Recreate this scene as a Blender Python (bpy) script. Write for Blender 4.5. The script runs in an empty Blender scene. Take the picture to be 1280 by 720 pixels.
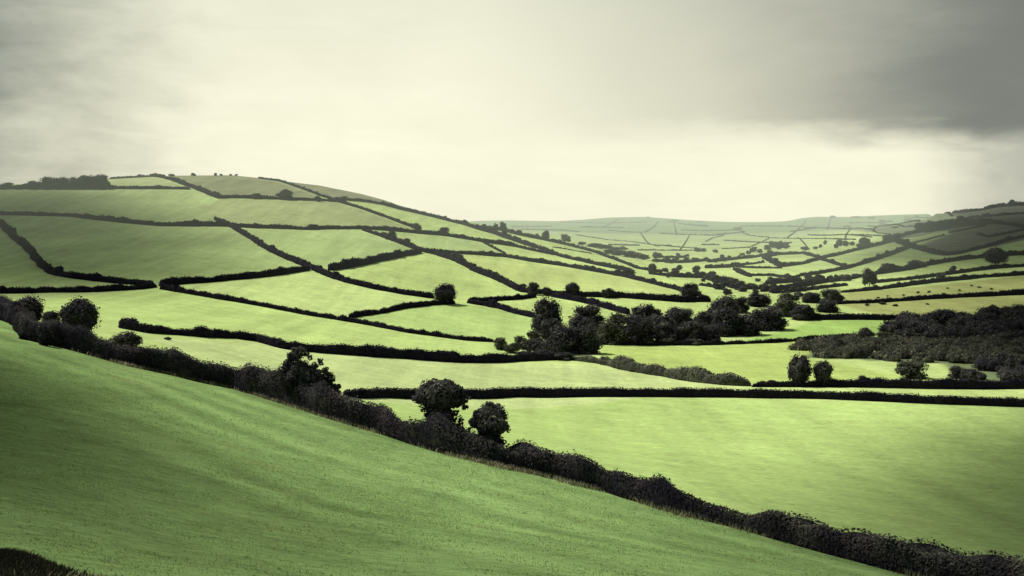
import bpy, math, random
import numpy as np

sc = bpy.context.scene
col = sc.collection
rng = np.random.default_rng(7)
F, CX, HY = 1600.0, 640.0, 290.0          # image pixels: focal length, centre column, horizon row; layout uses image coordinates

# ------------------------------------------------------------------ terrain
LD = np.array([20, 40, 80, 120, 160, 200, 260, 310, 350, 400, 450, 520, 600, 700, 800, 900, 1000, 1080, 1400, 2000, 3000, 4500, 6000, 9000], float)
COLS = {
 -300: [(20,690),(40,580),(80,480),(120,430),(200,380),(280,372),(350,362),(450,350),(600,315),(800,270),(960,239),(1060,236),(1400,252),(2000,266),(3000,275),(4500,281),(9000,287)],
 0:   [(20,700),(40,610),(80,520),(120,462),(160,425),(200,400),(260,390),(320,383),(400,376),(480,366),(600,328),(700,299),(800,268),(960,236),(1060,231),(1200,238),(1400,248),(2000,264),(3000,274),(4500,280),(9000,287)],
 200: [(20,760),(40,655),(80,560),(120,505),(165,465),(200,449),(280,418),(350,398),(480,358),(600,323),(760,281.5),(860,258),(950,236.5),(1080,218),(1200,224),(1400,238),(2000,260),(3000,272),(4500,278),(9000,287)],
 400: [(20,775),(40,695),(80,612),(120,552),(145,519),(200,490),(260,470),(320,439),(430,396),(500,365),(560,337),(650,312),(740,285.5),(880,250),(1040,231),(1200,238),(1400,250),(2000,268),(3000,275),(4500,277),(9000,287)],
 600: [(20,785),(40,710),(80,640),(120,579),(160,545),(200,521),(265,495),(345,451),(400,427),(500,380),(620,340),(740,318),(850,300),(980,287),(1070,280.5),(1200,281.5),(1400,284),(2000,287),(3000,284),(4500,275.5),(6000,279),(9000,287)],
 800: [(20,805),(40,735),(80,672),(103,637),(120,617),(160,573),(200,540),(262,495),(320,464),(350,450),(400,430),(450,408),(520,373),(640,349),(720,341),(800,334),(1000,325),(1400,312),(2000,300),(3000,285),(4500,271.5),(6000,277),(9000,287)],
 1000:[(20,825),(40,762),(80,705),(92,683),(120,645),(160,592),(200,548),(255,498),(290,478),(320,462),(400,425),(470,398),(600,364),(750,346),(950,330),(1150,317),(1400,308),(2000,296),(3000,284),(4500,273),(6000,279),(9000,287)],
 1200:[(20,843),(40,790),(80,735),(120,672),(160,610),(200,557),(248,504),(275,489),(310,468),(400,430),(470,397),(540,371),(650,350),(700,341),(800,325),(880,317),(1000,303),(1150,288),(1300,275),(1500,264.5),(1800,268),(2300,275),(3000,279),(4500,272),(6000,277),(9000,287)],
 1400:[(20,855),(40,800),(80,750),(120,685),(160,620),(200,562),(248,510),(275,490),(310,468),(400,425),(470,390),(540,363),(650,337),(800,306),(1000,283),(1200,262),(1400,250),(1600,251),(2000,260),(3000,270),(4500,274),(9000,287)],
 1700:[(20,860),(40,805),(80,755),(120,690),(160,625),(200,565),(248,512),(310,468),(400,422),(470,385),(540,355),(650,325),(800,292),(1000,266),(1200,248),(1400,240),(1600,241),(2000,252),(3000,266),(4500,274),(9000,287)],
}
ND = 420
lg = np.linspace(math.log(15), math.log(9500), ND)
pxs = np.arange(-400, 1801, 10.0)
keys = sorted(COLS)
base = np.array([np.interp(lg, np.log([p[0] for p in COLS[k]]), [p[1] for p in COLS[k]]) for k in keys])
T = np.array([np.interp(pxs, keys, base[:, j]) for j in range(ND)]).T
def gauss(A, s, axis):
    n = int(3 * s) + 1
    k = np.exp(-0.5 * (np.arange(-n, n + 1) / s) ** 2); k /= k.sum()
    P = np.pad(A, [(n, n) if a == axis else (0, 0) for a in range(2)], mode='edge')
    return np.apply_along_axis(lambda v: np.convolve(v, k, 'valid'), axis, P)
T = gauss(gauss(T, 2.2, 1), 5.0, 0)
SKY = [(-400,236),(0,231.5),(60,228),(100,225.5),(137,224),(190,221),(220,219.5),(290,219),(320,222),(350,226),(400,232),(450,242),(480,250),(500,257),(520,262.5),(545,269.5),(580,277.5),
       (595,276),(637,275.5),(694,276.5),(731,274.5),(759,272),(806,271),(840,273.5),(867,275.5),(914,277.5),(951,277.5),(985,276.5),(1000,273),(1017,271),(1060,271),(1120,268.5),(1190,266.5),(1209,264.5),(1227,262),(1246,258.5),(1265,256),(1300,254),(1400,250),(1800,240)]
sky_y = np.interp(pxs, [p[0] for p in SKY], [p[1] for p in SKY])
for _i in range(len(pxs)):          # pull each image column's crest to the skyline given in image pixels
    _j = int(np.argmin(T[_i])); T[_i] += (sky_y[_i] - T[_i, _j]) * np.exp(-((lg - lg[_j]) / 0.22) ** 2)

def sines(seed, n, f0, f1):
    r = np.random.default_rng(seed)
    f = np.exp(r.uniform(math.log(f0), math.log(f1), n)); a = r.uniform(0, 6.283, n); ph = r.uniform(0, 6.283, n)
    return f, a, ph
def noise2(x, y, seed, f0, f1, n=10):
    f, a, ph = sines(seed, n, f0, f1)
    s = 0
    for i in range(n):
        s = s + np.sin((x * np.cos(a[i]) + y * np.sin(a[i])) * f[i] + ph[i])
    return s / math.sqrt(n)
def noise3(p, seed, f0, f1, n=9):
    r = np.random.default_rng(seed)
    s = 0
    for i in range(n):
        d = r.normal(size=3); d /= np.linalg.norm(d)
        s = s + np.sin(p @ d * math.exp(r.uniform(math.log(f0), math.log(f1))) + r.uniform(0, 6.283))
    return s / math.sqrt(n)

def height(x, y):
    x = np.asarray(x, float); y = np.asarray(y, float)
    yy = np.maximum(y, 15.0)
    px = np.clip(CX + F * x / yy, -399, 1799)
    l = np.clip(np.log(yy), lg[0], lg[-1] - 1e-6)
    i = (px - pxs[0]) / 10.0; j = (l - lg[0]) / (lg[1] - lg[0])
    i0 = np.clip(i.astype(int), 0, len(pxs) - 2); j0 = np.clip(j.astype(int), 0, ND - 2)
    fi, fj = i - i0, j - j0
    v = (T[i0, j0] * (1 - fi) * (1 - fj) + T[i0 + 1, j0] * fi * (1 - fj) + T[i0, j0 + 1] * (1 - fi) * fj + T[i0 + 1, j0 + 1] * fi * fj)
    zt = -yy * (v - HY) / F
    zn = -1.7 - 0.10 * np.clip(x, -80, 80) - 0.2185 * np.maximum(y, -40)
    w = np.clip((y - 14) / 30.0, 0, 1); w = w * w * (3 - 2 * w)
    z = zn * (1 - w) + zt * w
    return z + 0.05 * noise2(x, y, 3, 0.15, 0.6) * np.clip(y / 60, 0, 1)

dsamp = np.exp(np.linspace(math.log(16), math.log(9000), 3000))
def ground(px, py, dmax=9000):
    """first ground point along the ray through an image pixel"""
    x = (px - CX) / F * dsamp
    v = HY - F * height(x, dsamp) / dsamp
    k = np.nonzero((v <= py))[0]
    k = k[0] if len(k) else int(np.argmin(v))
    if k > 0 and v[k] <= py:
        t = (v[k - 1] - py) / max(v[k - 1] - v[k], 1e-6); d = dsamp[k - 1] + t * (dsamp[k] - dsamp[k - 1])
    else:
        d = dsamp[k]
    return np.array([(px - CX) / F * d, d, float(height((px - CX) / F * d, d))])

# ------------------------------------------------------------------ node helpers
class NT:
    def __init__(s, tree): s.t = tree; s.n = tree.nodes; s.l = tree.links; s.n.clear()
    def new(s, typ, **kw):
        n = s.n.new(typ)
        for k, v in kw.items():
            if k.startswith('i_'):
                key = k[2:]; n.inputs[int(key) if key.isdigit() else key].default_value = v
            else: setattr(n, k, v)
        return n
    def put(s, v, sock):
        if hasattr(v, 'is_linked') or hasattr(v, 'links'): s.l.new(v, sock)
        else: sock.default_value = v
    def math(s, op, a, b=0.0, c=None, clamp=False):
        n = s.n.new('ShaderNodeMath'); n.operation = op; n.use_clamp = clamp
        s.put(a, n.inputs[0]); s.put(b, n.inputs[1])
        if c is not None: s.put(c, n.inputs[2])
        return n.outputs[0]
    def mix(s, f, a, b, blend='MIX'):
        n = s.n.new('ShaderNodeMix'); n.data_type = 'RGBA'; n.blend_type = blend
        s.put(f, n.inputs[0]); s.put(a, n.inputs[6]); s.put(b, n.inputs[7])
        return n.outputs[2]
    def smooth(s, v, a, b):
        n = s.n.new('ShaderNodeMapRange'); n.interpolation_type = 'SMOOTHSTEP'
        s.put(v, n.inputs[0]); n.inputs[1].default_value = a; n.inputs[2].default_value = b
        return n.outputs[0]
    def noise(s, vec, scale, detail=3, rough=0.55, dist=0.0):
        n = s.n.new('ShaderNodeTexNoise'); s.l.new(vec, n.inputs['Vector'])
        n.inputs['Scale'].default_value = scale; n.inputs['Detail'].default_value = detail
        n.inputs['Roughness'].default_value = rough; n.inputs['Distortion'].default_value = dist
        return n.outputs[0]
    def mapping(s, vec, scale=(1,1,1), rot=(0,0,0), loc=(0,0,0)):
        n = s.n.new('ShaderNodeMapping'); s.l.new(vec, n.inputs[0])
        n.inputs['Scale'].default_value = scale; n.inputs['Rotation'].default_value = rot; n.inputs['Location'].default_value = loc
        return n.outputs[0]

HAZE_GLOW = (0.58, 0.65, 0.48, 1)
def with_painted_haze(g, shader):
    """painted haze: a pale glow mixed into the surface, stronger with distance up the valley (world position)"""
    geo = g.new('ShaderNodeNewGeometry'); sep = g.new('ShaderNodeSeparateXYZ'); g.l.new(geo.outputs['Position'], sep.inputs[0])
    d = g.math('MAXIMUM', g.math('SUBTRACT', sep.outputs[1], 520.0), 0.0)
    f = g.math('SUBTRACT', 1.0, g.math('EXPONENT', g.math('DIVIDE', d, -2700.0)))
    # painted haze glow cut back by bearing so the right hillside stays dark
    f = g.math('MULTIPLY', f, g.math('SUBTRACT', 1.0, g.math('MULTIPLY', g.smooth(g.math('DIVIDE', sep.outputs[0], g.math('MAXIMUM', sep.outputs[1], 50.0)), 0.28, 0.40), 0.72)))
    em = g.new('ShaderNodeEmission'); em.inputs[0].default_value = HAZE_GLOW; em.inputs[1].default_value = 1.0  # surface emission stands in for haze in the air
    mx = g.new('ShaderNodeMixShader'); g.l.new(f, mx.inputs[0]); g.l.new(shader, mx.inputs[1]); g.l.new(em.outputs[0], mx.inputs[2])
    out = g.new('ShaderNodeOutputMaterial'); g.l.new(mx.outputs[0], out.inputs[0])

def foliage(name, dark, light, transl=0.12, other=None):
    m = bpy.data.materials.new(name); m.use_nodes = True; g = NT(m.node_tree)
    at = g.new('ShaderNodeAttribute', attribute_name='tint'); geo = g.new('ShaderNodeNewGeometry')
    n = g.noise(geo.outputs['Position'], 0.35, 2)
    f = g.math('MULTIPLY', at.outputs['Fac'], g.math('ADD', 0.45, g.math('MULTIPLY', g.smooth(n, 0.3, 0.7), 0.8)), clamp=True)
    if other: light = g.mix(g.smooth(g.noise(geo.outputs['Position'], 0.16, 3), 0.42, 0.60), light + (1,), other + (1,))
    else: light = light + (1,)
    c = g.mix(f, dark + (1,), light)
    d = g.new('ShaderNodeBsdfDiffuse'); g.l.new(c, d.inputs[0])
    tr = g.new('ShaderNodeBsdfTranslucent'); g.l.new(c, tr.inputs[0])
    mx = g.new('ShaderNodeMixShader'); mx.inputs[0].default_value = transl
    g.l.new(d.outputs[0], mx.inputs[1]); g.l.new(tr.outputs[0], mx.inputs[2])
    with_painted_haze(g, mx.outputs[0]); return m
def bark():
    m = bpy.data.materials.new('bark'); m.use_nodes = True; g = NT(m.node_tree)
    geo = g.new('ShaderNodeNewGeometry'); n = g.noise(geo.outputs['Position'], 6.0, 4)
    c = g.mix(n, (0.025, 0.02, 0.02, 1), (0.09, 0.075, 0.06, 1))
    d = g.new('ShaderNodeBsdfDiffuse'); g.l.new(c, d.inputs[0]); with_painted_haze(g, d.outputs[0]); return m

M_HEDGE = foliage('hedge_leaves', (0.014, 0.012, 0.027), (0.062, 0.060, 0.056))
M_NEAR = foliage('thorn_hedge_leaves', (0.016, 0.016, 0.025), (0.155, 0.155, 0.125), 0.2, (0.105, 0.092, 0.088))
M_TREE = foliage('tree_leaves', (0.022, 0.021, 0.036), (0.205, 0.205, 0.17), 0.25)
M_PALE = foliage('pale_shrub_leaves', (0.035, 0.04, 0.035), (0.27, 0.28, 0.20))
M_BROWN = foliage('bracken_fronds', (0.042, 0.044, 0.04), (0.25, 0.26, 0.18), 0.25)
M_TUFT = foliage('dry_grass_blades', (0.10, 0.11, 0.06), (0.50, 0.48, 0.32), 0.4)
M_BARK = bark()

# ------------------------------------------------------------------ mesh helpers
def mesh_obj(name, V, Q, mat, tint=None, parent=None, smooth=False):
    me = bpy.data.meshes.new(name)
    V = np.asarray(V, np.float32); Q = np.asarray(Q, np.int32)
    me.vertices.add(len(V)); me.vertices.foreach_set('co', V.ravel())
    me.loops.add(Q.size); me.loops.foreach_set('vertex_index', Q.ravel())
    me.polygons.add(len(Q)); me.polygons.foreach_set('loop_start', np.arange(0, Q.size, 4, dtype=np.int32))
    me.update(calc_edges=True)
    if smooth: me.polygons.foreach_set('use_smooth', np.ones(len(Q), bool))
    if tint is not None:
        a = me.attributes.new('tint', 'FLOAT', 'FACE'); a.data.foreach_set('value', np.asarray(tint, np.float32))
    if isinstance(mat, (list, tuple)):
        for m_ in mat: me.materials.append(m_)
    else: me.materials.append(mat)
    o = bpy.data.objects.new(name, me); col.objects.link(o)
    if parent: o.parent = parent
    return o
def tag(o, label=None, cat=None, group=None, kind=None):
    if label: o['label'] = label
    if cat: o['category'] = cat
    if group: o['group'] = group
    if kind: o['kind'] = kind
    return o
def leaf_quads(C, S, up=None, r=rng):
    """leaf-sized faces, loosely facing their outward direction"""
    n = len(C)
    N = r.normal(size=(n, 3))
    if up is not None: N = N * 0.42 + up
    N /= np.linalg.norm(N, axis=1, keepdims=True) + 1e-9
    A = np.cross(N, r.normal(size=(n, 3))); A /= np.linalg.norm(A, axis=1, keepdims=True) + 1e-9
    B = np.cross(N, A)
    a = A * (S * r.uniform(0.7, 1.2, n))[:, None] * 0.5; b = B * (S * r.uniform(0.5, 1.0, n))[:, None] * 0.5
    k = r.uniform(-0.5, 0.5, (n, 1))
    V = np.stack([C - a - b * 0.6, C + a * 0.7 - b + A * 0, C + a + b * (0.6 + k * 0.5), C - a * 0.6 + b], 1).reshape(-1, 3)
    return V, np.arange(4 * n).reshape(n, 4)
class Acc:
    def __init__(s): s.V = []; s.Q = []; s.t = []; s.n = 0
    def add(s, V, Q, t):
        s.V.append(V); s.Q.append(np.asarray(Q) + s.n); s.n += len(V)
        s.t.append(np.broadcast_to(np.asarray(t, float), (len(Q),)))
    def get(s): return np.concatenate(s.V), np.concatenate(s.Q), np.concatenate(s.t)

def grid_quads(n, m):
    i, j = np.meshgrid(np.arange(n - 1), np.arange(m - 1), indexing='ij')
    a = (i * m + j).ravel()
    return np.stack([a, a + 1, a + m + 1, a + m], 1)

# ------------------------------------------------------------------ hedges
hedge_no = [0]
def hedge(label, pts, group=None, mat=None, wfac=0.9, rough=0.2, leaf=1.2, grow=0.9, cap=30000, wave=None, shrubs=True, dens=1.0, cat='hedge', name='hedge', back=0.0):
    hedge_no[0] += 1; sd = hedge_no[0] * 13
    r = np.random.default_rng(sd)
    P = []; Hh = []
    for (px, py, t) in pts:
        p = ground(px, py); d = p[1]
        el = max(0.02, (py - HY) / F)
        h = t * d / F / (1 + 0.6 * wfac * el) * grow
        P.append(p); Hh.append(h)
    P = np.array(P); Hh = np.array(Hh)
    P[:, 1] += Hh * wfac * 0.45 + back
    seg = np.linalg.norm(np.diff(P[:, :2], axis=0), axis=1); cum = np.concatenate([[0], np.cumsum(seg)])
    dm = float(np.median(P[:, 1]))
    step = max(0.35, min(dm * 2.2 / F, 6.0)); n = max(6, int(cum[-1] / step)); n = min(n, 900)
    s = np.linspace(0, cum[-1], n)
    # rounded corners: smooth the resampled line a little
    X = np.interp(s, cum, P[:, 0]); Y = np.interp(s, cum, P[:, 1]); H = np.interp(s, cum, Hh)
    ker = np.ones(5) / 5
    for _ in range(2):
        if n > 12:
            X[2:-2] = np.convolve(X, ker, 'valid'); Y[2:-2] = np.convolve(Y, ker, 'valid')
    tx = np.gradient(X); ty = np.gradient(Y); L = np.hypot(tx, ty) + 1e-9; nx, ny = -ty / L, tx / L
    hm = float(np.mean(H)); wave = rough if wave is None else wave
    bump = noise2(s, 0 * s, sd + 1, 0.5 / hm, 2.6 / hm, 8) * wave * 0.5 + noise2(s, 0 * s, sd + 2, 0.06 / hm, 0.4 / hm, 5) * wave * 0.35
    H = H * (0.97 + bump)
    if rough > 0.12 and shrubs:                      # odd shrubs standing proud of the hedge line
        for _ in range(int(cum[-1] / (11 * hm))):
            H = H * (1 + r.uniform(0.08, 0.5) * np.exp(-((s - r.uniform(0, cum[-1])) / (hm * r.uniform(0.4, 1.1))) ** 2))
    wob = noise2(s, 0 * s, sd + 3, 0.05 / hm, 0.7 / hm, 6) * 0.16 * hm
    end = np.clip(np.minimum(s, cum[-1] - s) / (0.7 * hm) + 0.12, 0, 1) ** 0.5
    m = 17; a = np.linspace(0, math.pi, m)
    cx = np.sign(np.cos(a)) * np.abs(np.cos(a)) ** 0.55; cz = np.sin(a) ** 0.55
    def surf(S, A, out=0.0):
        x0 = np.interp(S, s, X); y0 = np.interp(S, s, Y); h = np.interp(S, s, H) * np.interp(S, s, end); w = np.interp(S, s, H) * wfac * 0.5 * np.interp(S, s, end)
        ox = np.interp(S, s, nx); oy = np.interp(S, s, ny); wb = np.interp(S, s, wob)
        c = np.sign(np.cos(A)) * np.abs(np.cos(A)) ** 0.55; z = np.maximum(np.sin(A), 0) ** 0.55
        q = np.stack([S, c * hm * wfac * 0.5, z * hm], 1)
        nz = 0.30 - 0.42 * np.abs(noise3(q / hm, sd + 5, 1.0, 2.6, 6)) + 0.10 * noise3(q / hm, sd + 6, 4.0, 9.0, 6)
        k = 1 + rough * nz * (0.35 + z * 0.65) * 1.6 + out
        lat = c * w * k + wb
        return np.stack([x0 + ox * lat, y0 + oy * lat, z * h * k], 1), np.stack([ox * c, oy * c, z + 0.15], 1)
    S, A = np.meshgrid(s, a, indexing='ij')
    V, _ = surf(S.ravel(), A.ravel(), -0.05)
    V[:, 2] += height(V[:, 0], V[:, 1]) - 0.12
    acc = Acc(); acc.add(V, grid_quads(n, m), r.uniform(0, 0.3, (n - 1) * (m - 1)))
    sz = max(0.16, dm * leaf / 1280.0)
    area = cum[-1] * hm * 2.6
    nl = int(min(cap, area / (sz * sz) * 0.95 * dens)); nl = max(nl, 40)
    S = r.uniform(0, cum[-1], nl); A = r.uniform(0.02, math.pi - 0.02, nl); A = np.where(r.uniform(0, 1, nl) < 0.3, np.where(A < 1.57, r.uniform(0, 0.06, nl), math.pi - r.uniform(0, 0.06, nl)), A)
    C, N = surf(S, A, np.where(r.uniform(0, 1, nl) < 0.04, r.uniform(0.05, 0.17, nl), r.uniform(-0.07, 0.055, nl))); C[:, 2] += height(C[:, 0], C[:, 1])
    LV, LQ = leaf_quads(C, sz * r.uniform(0.7, 1.5, nl), N, r)
    clump = np.clip(0.5 + 0.5 * noise3(C / hm, sd + 8, 1.2, 4.0, 8), 0, 1)
    acc.add(LV, LQ, np.clip((0.25 + 0.75 * clump) * r.uniform(0.35, 1.2, nl) * (0.35 + 0.75 * np.sin(A)), 0, 1))  # lit top and shaded foot of the hedge painted into the tint
    V, Q, t = acc.get()
    o0 = np.array([X[n // 2], Y[n // 2], 0]); o0[2] = height(o0[0], o0[1])
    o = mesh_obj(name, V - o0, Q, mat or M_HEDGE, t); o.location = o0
    tag(o, label, cat, group)
    return o

# ------------------------------------------------------------------ trees and bushes
def blob(c, r, nu=9, nv=6, seed=0):
    u = np.linspace(0, 2 * math.pi, nu); v = np.linspace(0.05, math.pi - 0.05, nv)
    U, W = np.meshgrid(u, v, indexing='ij')
    D = np.stack([np.cos(U) * np.sin(W), np.sin(U) * np.sin(W), np.cos(W)], 2).reshape(-1, 3)
    return np.asarray(c) + D * np.asarray(r), grid_quads(nu, nv)
def crown_mesh(lobes, leaf, nleaf, r, core=0.72):
    acc = Acc()
    C = np.array([l[0] for l in lobes]); R = np.array([np.broadcast_to(l[1], 3) for l in lobes], float)
    for c, rr in zip(C, R):
        if np.max(rr) < 0.45 and core < 0.65: continue
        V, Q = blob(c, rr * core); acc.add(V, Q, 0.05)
    wt = R[:, 0] * R[:, 2]; wt = wt / wt.sum()
    idx = r.choice(len(lobes), nleaf, p=wt)
    D = r.normal(size=(nleaf, 3)); D /= np.linalg.norm(D, axis=1, keepdims=True)
    lump = 1 + 0.16 * noise3(D * 1.0 + C[idx] * 0.7, 77, 2.0, 6.0, 8)
    Pp = C[idx] + D * R[idx] * (r.uniform(0.70, 1.16, (nleaf, 1)) ** 0.8) * lump[:, None]
    keep = np.ones(nleaf, bool)
    for c, rr in zip(C, R):
        q = np.linalg.norm((Pp - c) / rr, axis=1); keep &= q > 0.62
    Pp, D = Pp[keep], D[keep]
    n = len(Pp)
    V, Q = leaf_quads(Pp, leaf * r.uniform(0.6, 1.5, n), D, r)
    cl = np.clip(0.5 + 0.5 * noise3(Pp / leaf, 5, 0.12, 0.6, 8), 0, 1)
    acc.add(V, Q, np.clip((0.35 + 0.65 * cl) * r.uniform(0.35, 1.2, n) * (0.4 + 0.6 * np.clip(D[:, 2] + 0.5, 0, 1)), 0, 1))  # upward leaves get a lighter tint, painting in light from above
    return acc.get()
def tube(P, R, m=7):
    P = np.array(P, float); R = np.array(R, float); n = len(P)
    t = np.gradient(P, axis=0); t /= np.linalg.norm(t, axis=1, keepdims=True)
    a = np.linspace(0, 2 * math.pi, m)
    ref = np.array([0.31, 0.95, 0.1]); u = np.cross(t, ref); u /= np.linalg.norm(u, axis=1, keepdims=True); v = np.cross(t, u)
    V = P[:, None] + R[:, None, None] * (np.cos(a)[None, :, None] * u[:, None] + np.sin(a)[None, :, None] * v[:, None])
    return V.reshape(-1, 3), grid_quads(n, m)
def trunk_mesh(tops, H, rad, fork, r):
    acc = Acc()
    lean = r.normal(size=2) * 0.02 * H
    k = np.linspace(0, 1, 5)
    P = np.stack([lean[0] * k + 0.02 * H * np.sin(k * 3 + r.uniform(0, 6)), lean[1] * k, -0.4 + (fork + 0.4) * k], 1)
    V, Q = tube(P, rad * np.array([1.5, 1.05, 0.95, 0.85, 0.75])); acc.add(V, Q, 0)
    for tp in tops:
        tp = np.array(tp); st = P[-1] - np.array([0, 0, r.uniform(0, 0.25) * fork])
        mid = st * 0.55 + tp * 0.45 + np.array([0, 0, 0.05 * H]) + r.normal(size=3) * 0.02 * H
        V, Q = tube([st, mid, tp], rad * np.array([0.6, 0.38, 0.12]), 6); acc.add(V, Q, 0)
    return acc.get()
def make_tree(name, label, cat, lobes, H, rad, fork, leaf, nleaf, seed, group=None, mat=None, core=0.72, trunk=True):
    r = np.random.default_rng(seed)
    if not trunk:
        V, Q, t = crown_mesh(lobes, leaf, nleaf, r, core)
        o = mesh_obj(name, V, Q, mat or M_TREE, t); return tag(o, label, cat, group)
    e = bpy.data.objects.new(name, None); col.objects.link(e); tag(e, label, cat, group); e.empty_display_size = 0.5
    V, Q, t = crown_mesh(lobes, leaf, nleaf, r, core); mesh_obj('crown', V, Q, mat or M_TREE, t, e)
    big = sorted(lobes, key=lambda l: -np.max(l[1]))[:7]
    V, Q, t = trunk_mesh([l[0] for l in big], H, rad, fork, r); mesh_obj('trunk', V, Q, M_BARK, None, e, True)
    return e
def round_lobes(W, H, z0, n, seed, flat=0.9):
    """lobes filling a rounded envelope of width W from z0 to H"""
    r = np.random.default_rng(seed); out = []
    ch = (H - z0) / 2; cz = z0 + ch
    out.append(((0, 0, cz), (W * 0.33, W * 0.33, ch * 0.68)))
    for i in range(n):
        th = i * 2.399 + r.uniform(-0.3, 0.3); zz = r.uniform(-0.75, 0.85); rr = math.sqrt(max(0.05, 1 - zz * zz)) * r.uniform(0.6, 0.95)
        s = r.uniform(0.12, 0.26) * W
        out.append(((math.cos(th) * rr * (W / 2 - s * 0.9), math.sin(th) * rr * (W / 2 - s * 0.9), cz + zz * (ch - s * 0.7)), (s, s, s * flat)))
    return out

PROT = {}
def proto(kind, k):
    """source mesh data of one kind of tree or bush, one metre wide"""
    key = (kind, k)
    if key in PROT: return PROT[key]
    r = np.random.default_rng(100 + k * 7 + len(kind))
    if kind == 'tree':   lobes = round_lobes(1.12, 1.02, -0.02, 24, 40 + k); nl, lf = 4200, 0.05
    elif kind == 'dome': lobes = round_lobes(1.14, 1.02, -0.45, 28, 140 + k); nl, lf = 4600, 0.05
    elif kind == 'bush': lobes = round_lobes(1.12, 1.02, -0.2, 12, 60 + k); nl, lf = 2000, 0.065
    else:                lobes = round_lobes(1.0, 1.0, -0.05, 6, 80 + k); nl, lf = 420, 0.14
    V, Q, t = crown_mesh(lobes, lf, nl, r)
    me = []
    for m_ in (M_TREE, M_PALE, M_BROWN):
        o = mesh_obj('crown', V, Q, m_, t); me.append(o.data); bpy.data.objects.remove(o)
    tk = None
    if kind in ('tree', 'dome'):
        V, Q, t = trunk_mesh([l[0] for l in lobes[1:6]], 1.0, 0.035, 0.25, r)
        o = mesh_obj('trunk', V, Q, M_BARK, None, None, True); tk = o.data; bpy.data.objects.remove(o)
    PROT[key] = (me, tk); return PROT[key]
plant_no = [0]
def plant(kind, label, px, by, w, h, group=None, mat=0, name=None, off=0.0, depth=None):
    """a tree / bush standing where the pixel ray meets the ground; w and h in image pixels"""
    plant_no[0] += 1; k = plant_no[0]
    p = ground(px, by) if depth is None else np.array([(px - CX) / F * depth, depth, float(height((px - CX) / F * depth, depth))])
    d = p[1]; W = w * d / F; Hh = h * d / F
    p = p + np.array([0, W * 0.35 + off, 0]); p[2] = float(height(p[0], p[1]))
    me, tk = proto(kind, k % 5)
    sc_ = (W, W, Hh); rz = k * 1.7
    cat = 'tree' if kind in ('tree', 'dome', 'fartree') else 'bush'
    if tk is not None:
        e = bpy.data.objects.new(name or 'tree', None); col.objects.link(e); e.empty_display_size = 0.5
        for nm, dat in (('crown', me[mat]), ('trunk', tk)):
            c = bpy.data.objects.new(nm, dat); col.objects.link(c); c.parent = e
    else:
        e = bpy.data.objects.new(name or ('bush' if cat == 'bush' else 'tree'), me[mat]); col.objects.link(e)
    e.location = p; e.scale = sc_; e.rotation_euler = (0, 0, rz)
    return tag(e, label, cat, group)
# ------------------------------------------------------------------ hedges of the left hillside
hedge('low dark hedge along the top of the left hill under the clump of trees', [(-60,238,6),(0,237,6),(70,236.5,6),(135,236.5,5),(190,236.5,4),(238,237,4)])
hedge('thin hedge on the skyline just right of the hilltop tree clump', [(136,224,3),(160,222,3),(188,220,2.6)], leaf=1.2)
hedge('hedge slanting down from the skyline left of the brown hilltop field', [(187,221,3.5),(205,223,4),(220,227.5,5),(234,233,5),(250,239,5.5),(262,244,6),(272,248,6)])
hedge('level hedge below the brown hilltop field, holding one round bush', [(272,248.5,5),(320,248.5,5),(345,249.5,4),(382,251,3.5),(420,252.5,3)])
hedge('hedge slanting from the hill skyline down past the right end of the brown field', [(322,223,2.6),(345,226,2.8),(375,235.5,3.2),(400,245,3.4),(422,252.5,4),(445,259.5,4),(470,268,4),(495,277,4.5),(522,287,5)])
hedge('long hedge descending the right shoulder of the left hill along the skyline', [(420,249,3),(437,251,3.5),(460,253,3.6),(495,260.5,4),(535,270,4.5),(570,279,5),(600,288,5.5),(619,293,6),(637,299.5,6),(662,308,6.5),(679,313,5),(700,321,5),(731,328,5),(759,334,5),(793,341,5)])
hedge('long winding hedge across the upper left hill below the top fields', [(-40,268,6),(0,269,5.5),(90,271,5.5),(120,275,6),(162,279.5,6.5),(200,283,6.5),(275,283,6.5),(320,285.5,5.5),(382,287.5,5),(425,286.5,5),(480,288,5),(520,291.5,5),(550,294,5),(582,299,5.5),(607,303.5,5.5),(640,308,5),(679,316.5,4.5),(692,319,4)])
hedge('straight hedge slanting down the middle of the left hill to the round tree', [(267,274,4),(282,281,5),(300,291,6),(320,304,6.5),(345,318,7),(382,334,7.5),(405,344,8),(432,353,8),(470,362,7.5),(507,368.5,7.5),(543,373.5,8)])
hedge('dark hedge slanting down the right of the left hill with bushes on its upper end', [(452,288,4),(480,297,6),(505,306.5,6.5),(527,315,7),(545,318.5,7),(570,327,8),(595,339.5,8.5),(620,349.5,8.5),(640,359.5,8.5),(652,364.5,8)])
hedge('hedge rising to the right across the lower left hill from the hedge crossing', [(199,358,8),(230,355,10),(262,353,8),(290,350,9),(320,347.5,9),(357,342.5,9),(386,338,7)])
hedge('thick hedge rising right beyond the small gateway on the left hill', [(410,338.5,9),(432,335.5,9.5),(470,327.5,9),(500,321,8),(527,316.5,6.5)])
hedge('hedge falling from the left edge and curving right to the hedge crossing', [(-20,272,7),(0,283,8),(12,294,9),(30,309,9),(50,333,9),(62,342,9),(82,346.5,8.5),(120,351.5,8),(155,355,8),(190,358.5,8)])
hedge('level hedge from the left edge to the hedge crossing on the left hill', [(-40,367.5,9),(0,367,9),(60,366,8.5),(120,365.5,8),(175,362,8),(196,359.5,7)])
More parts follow.
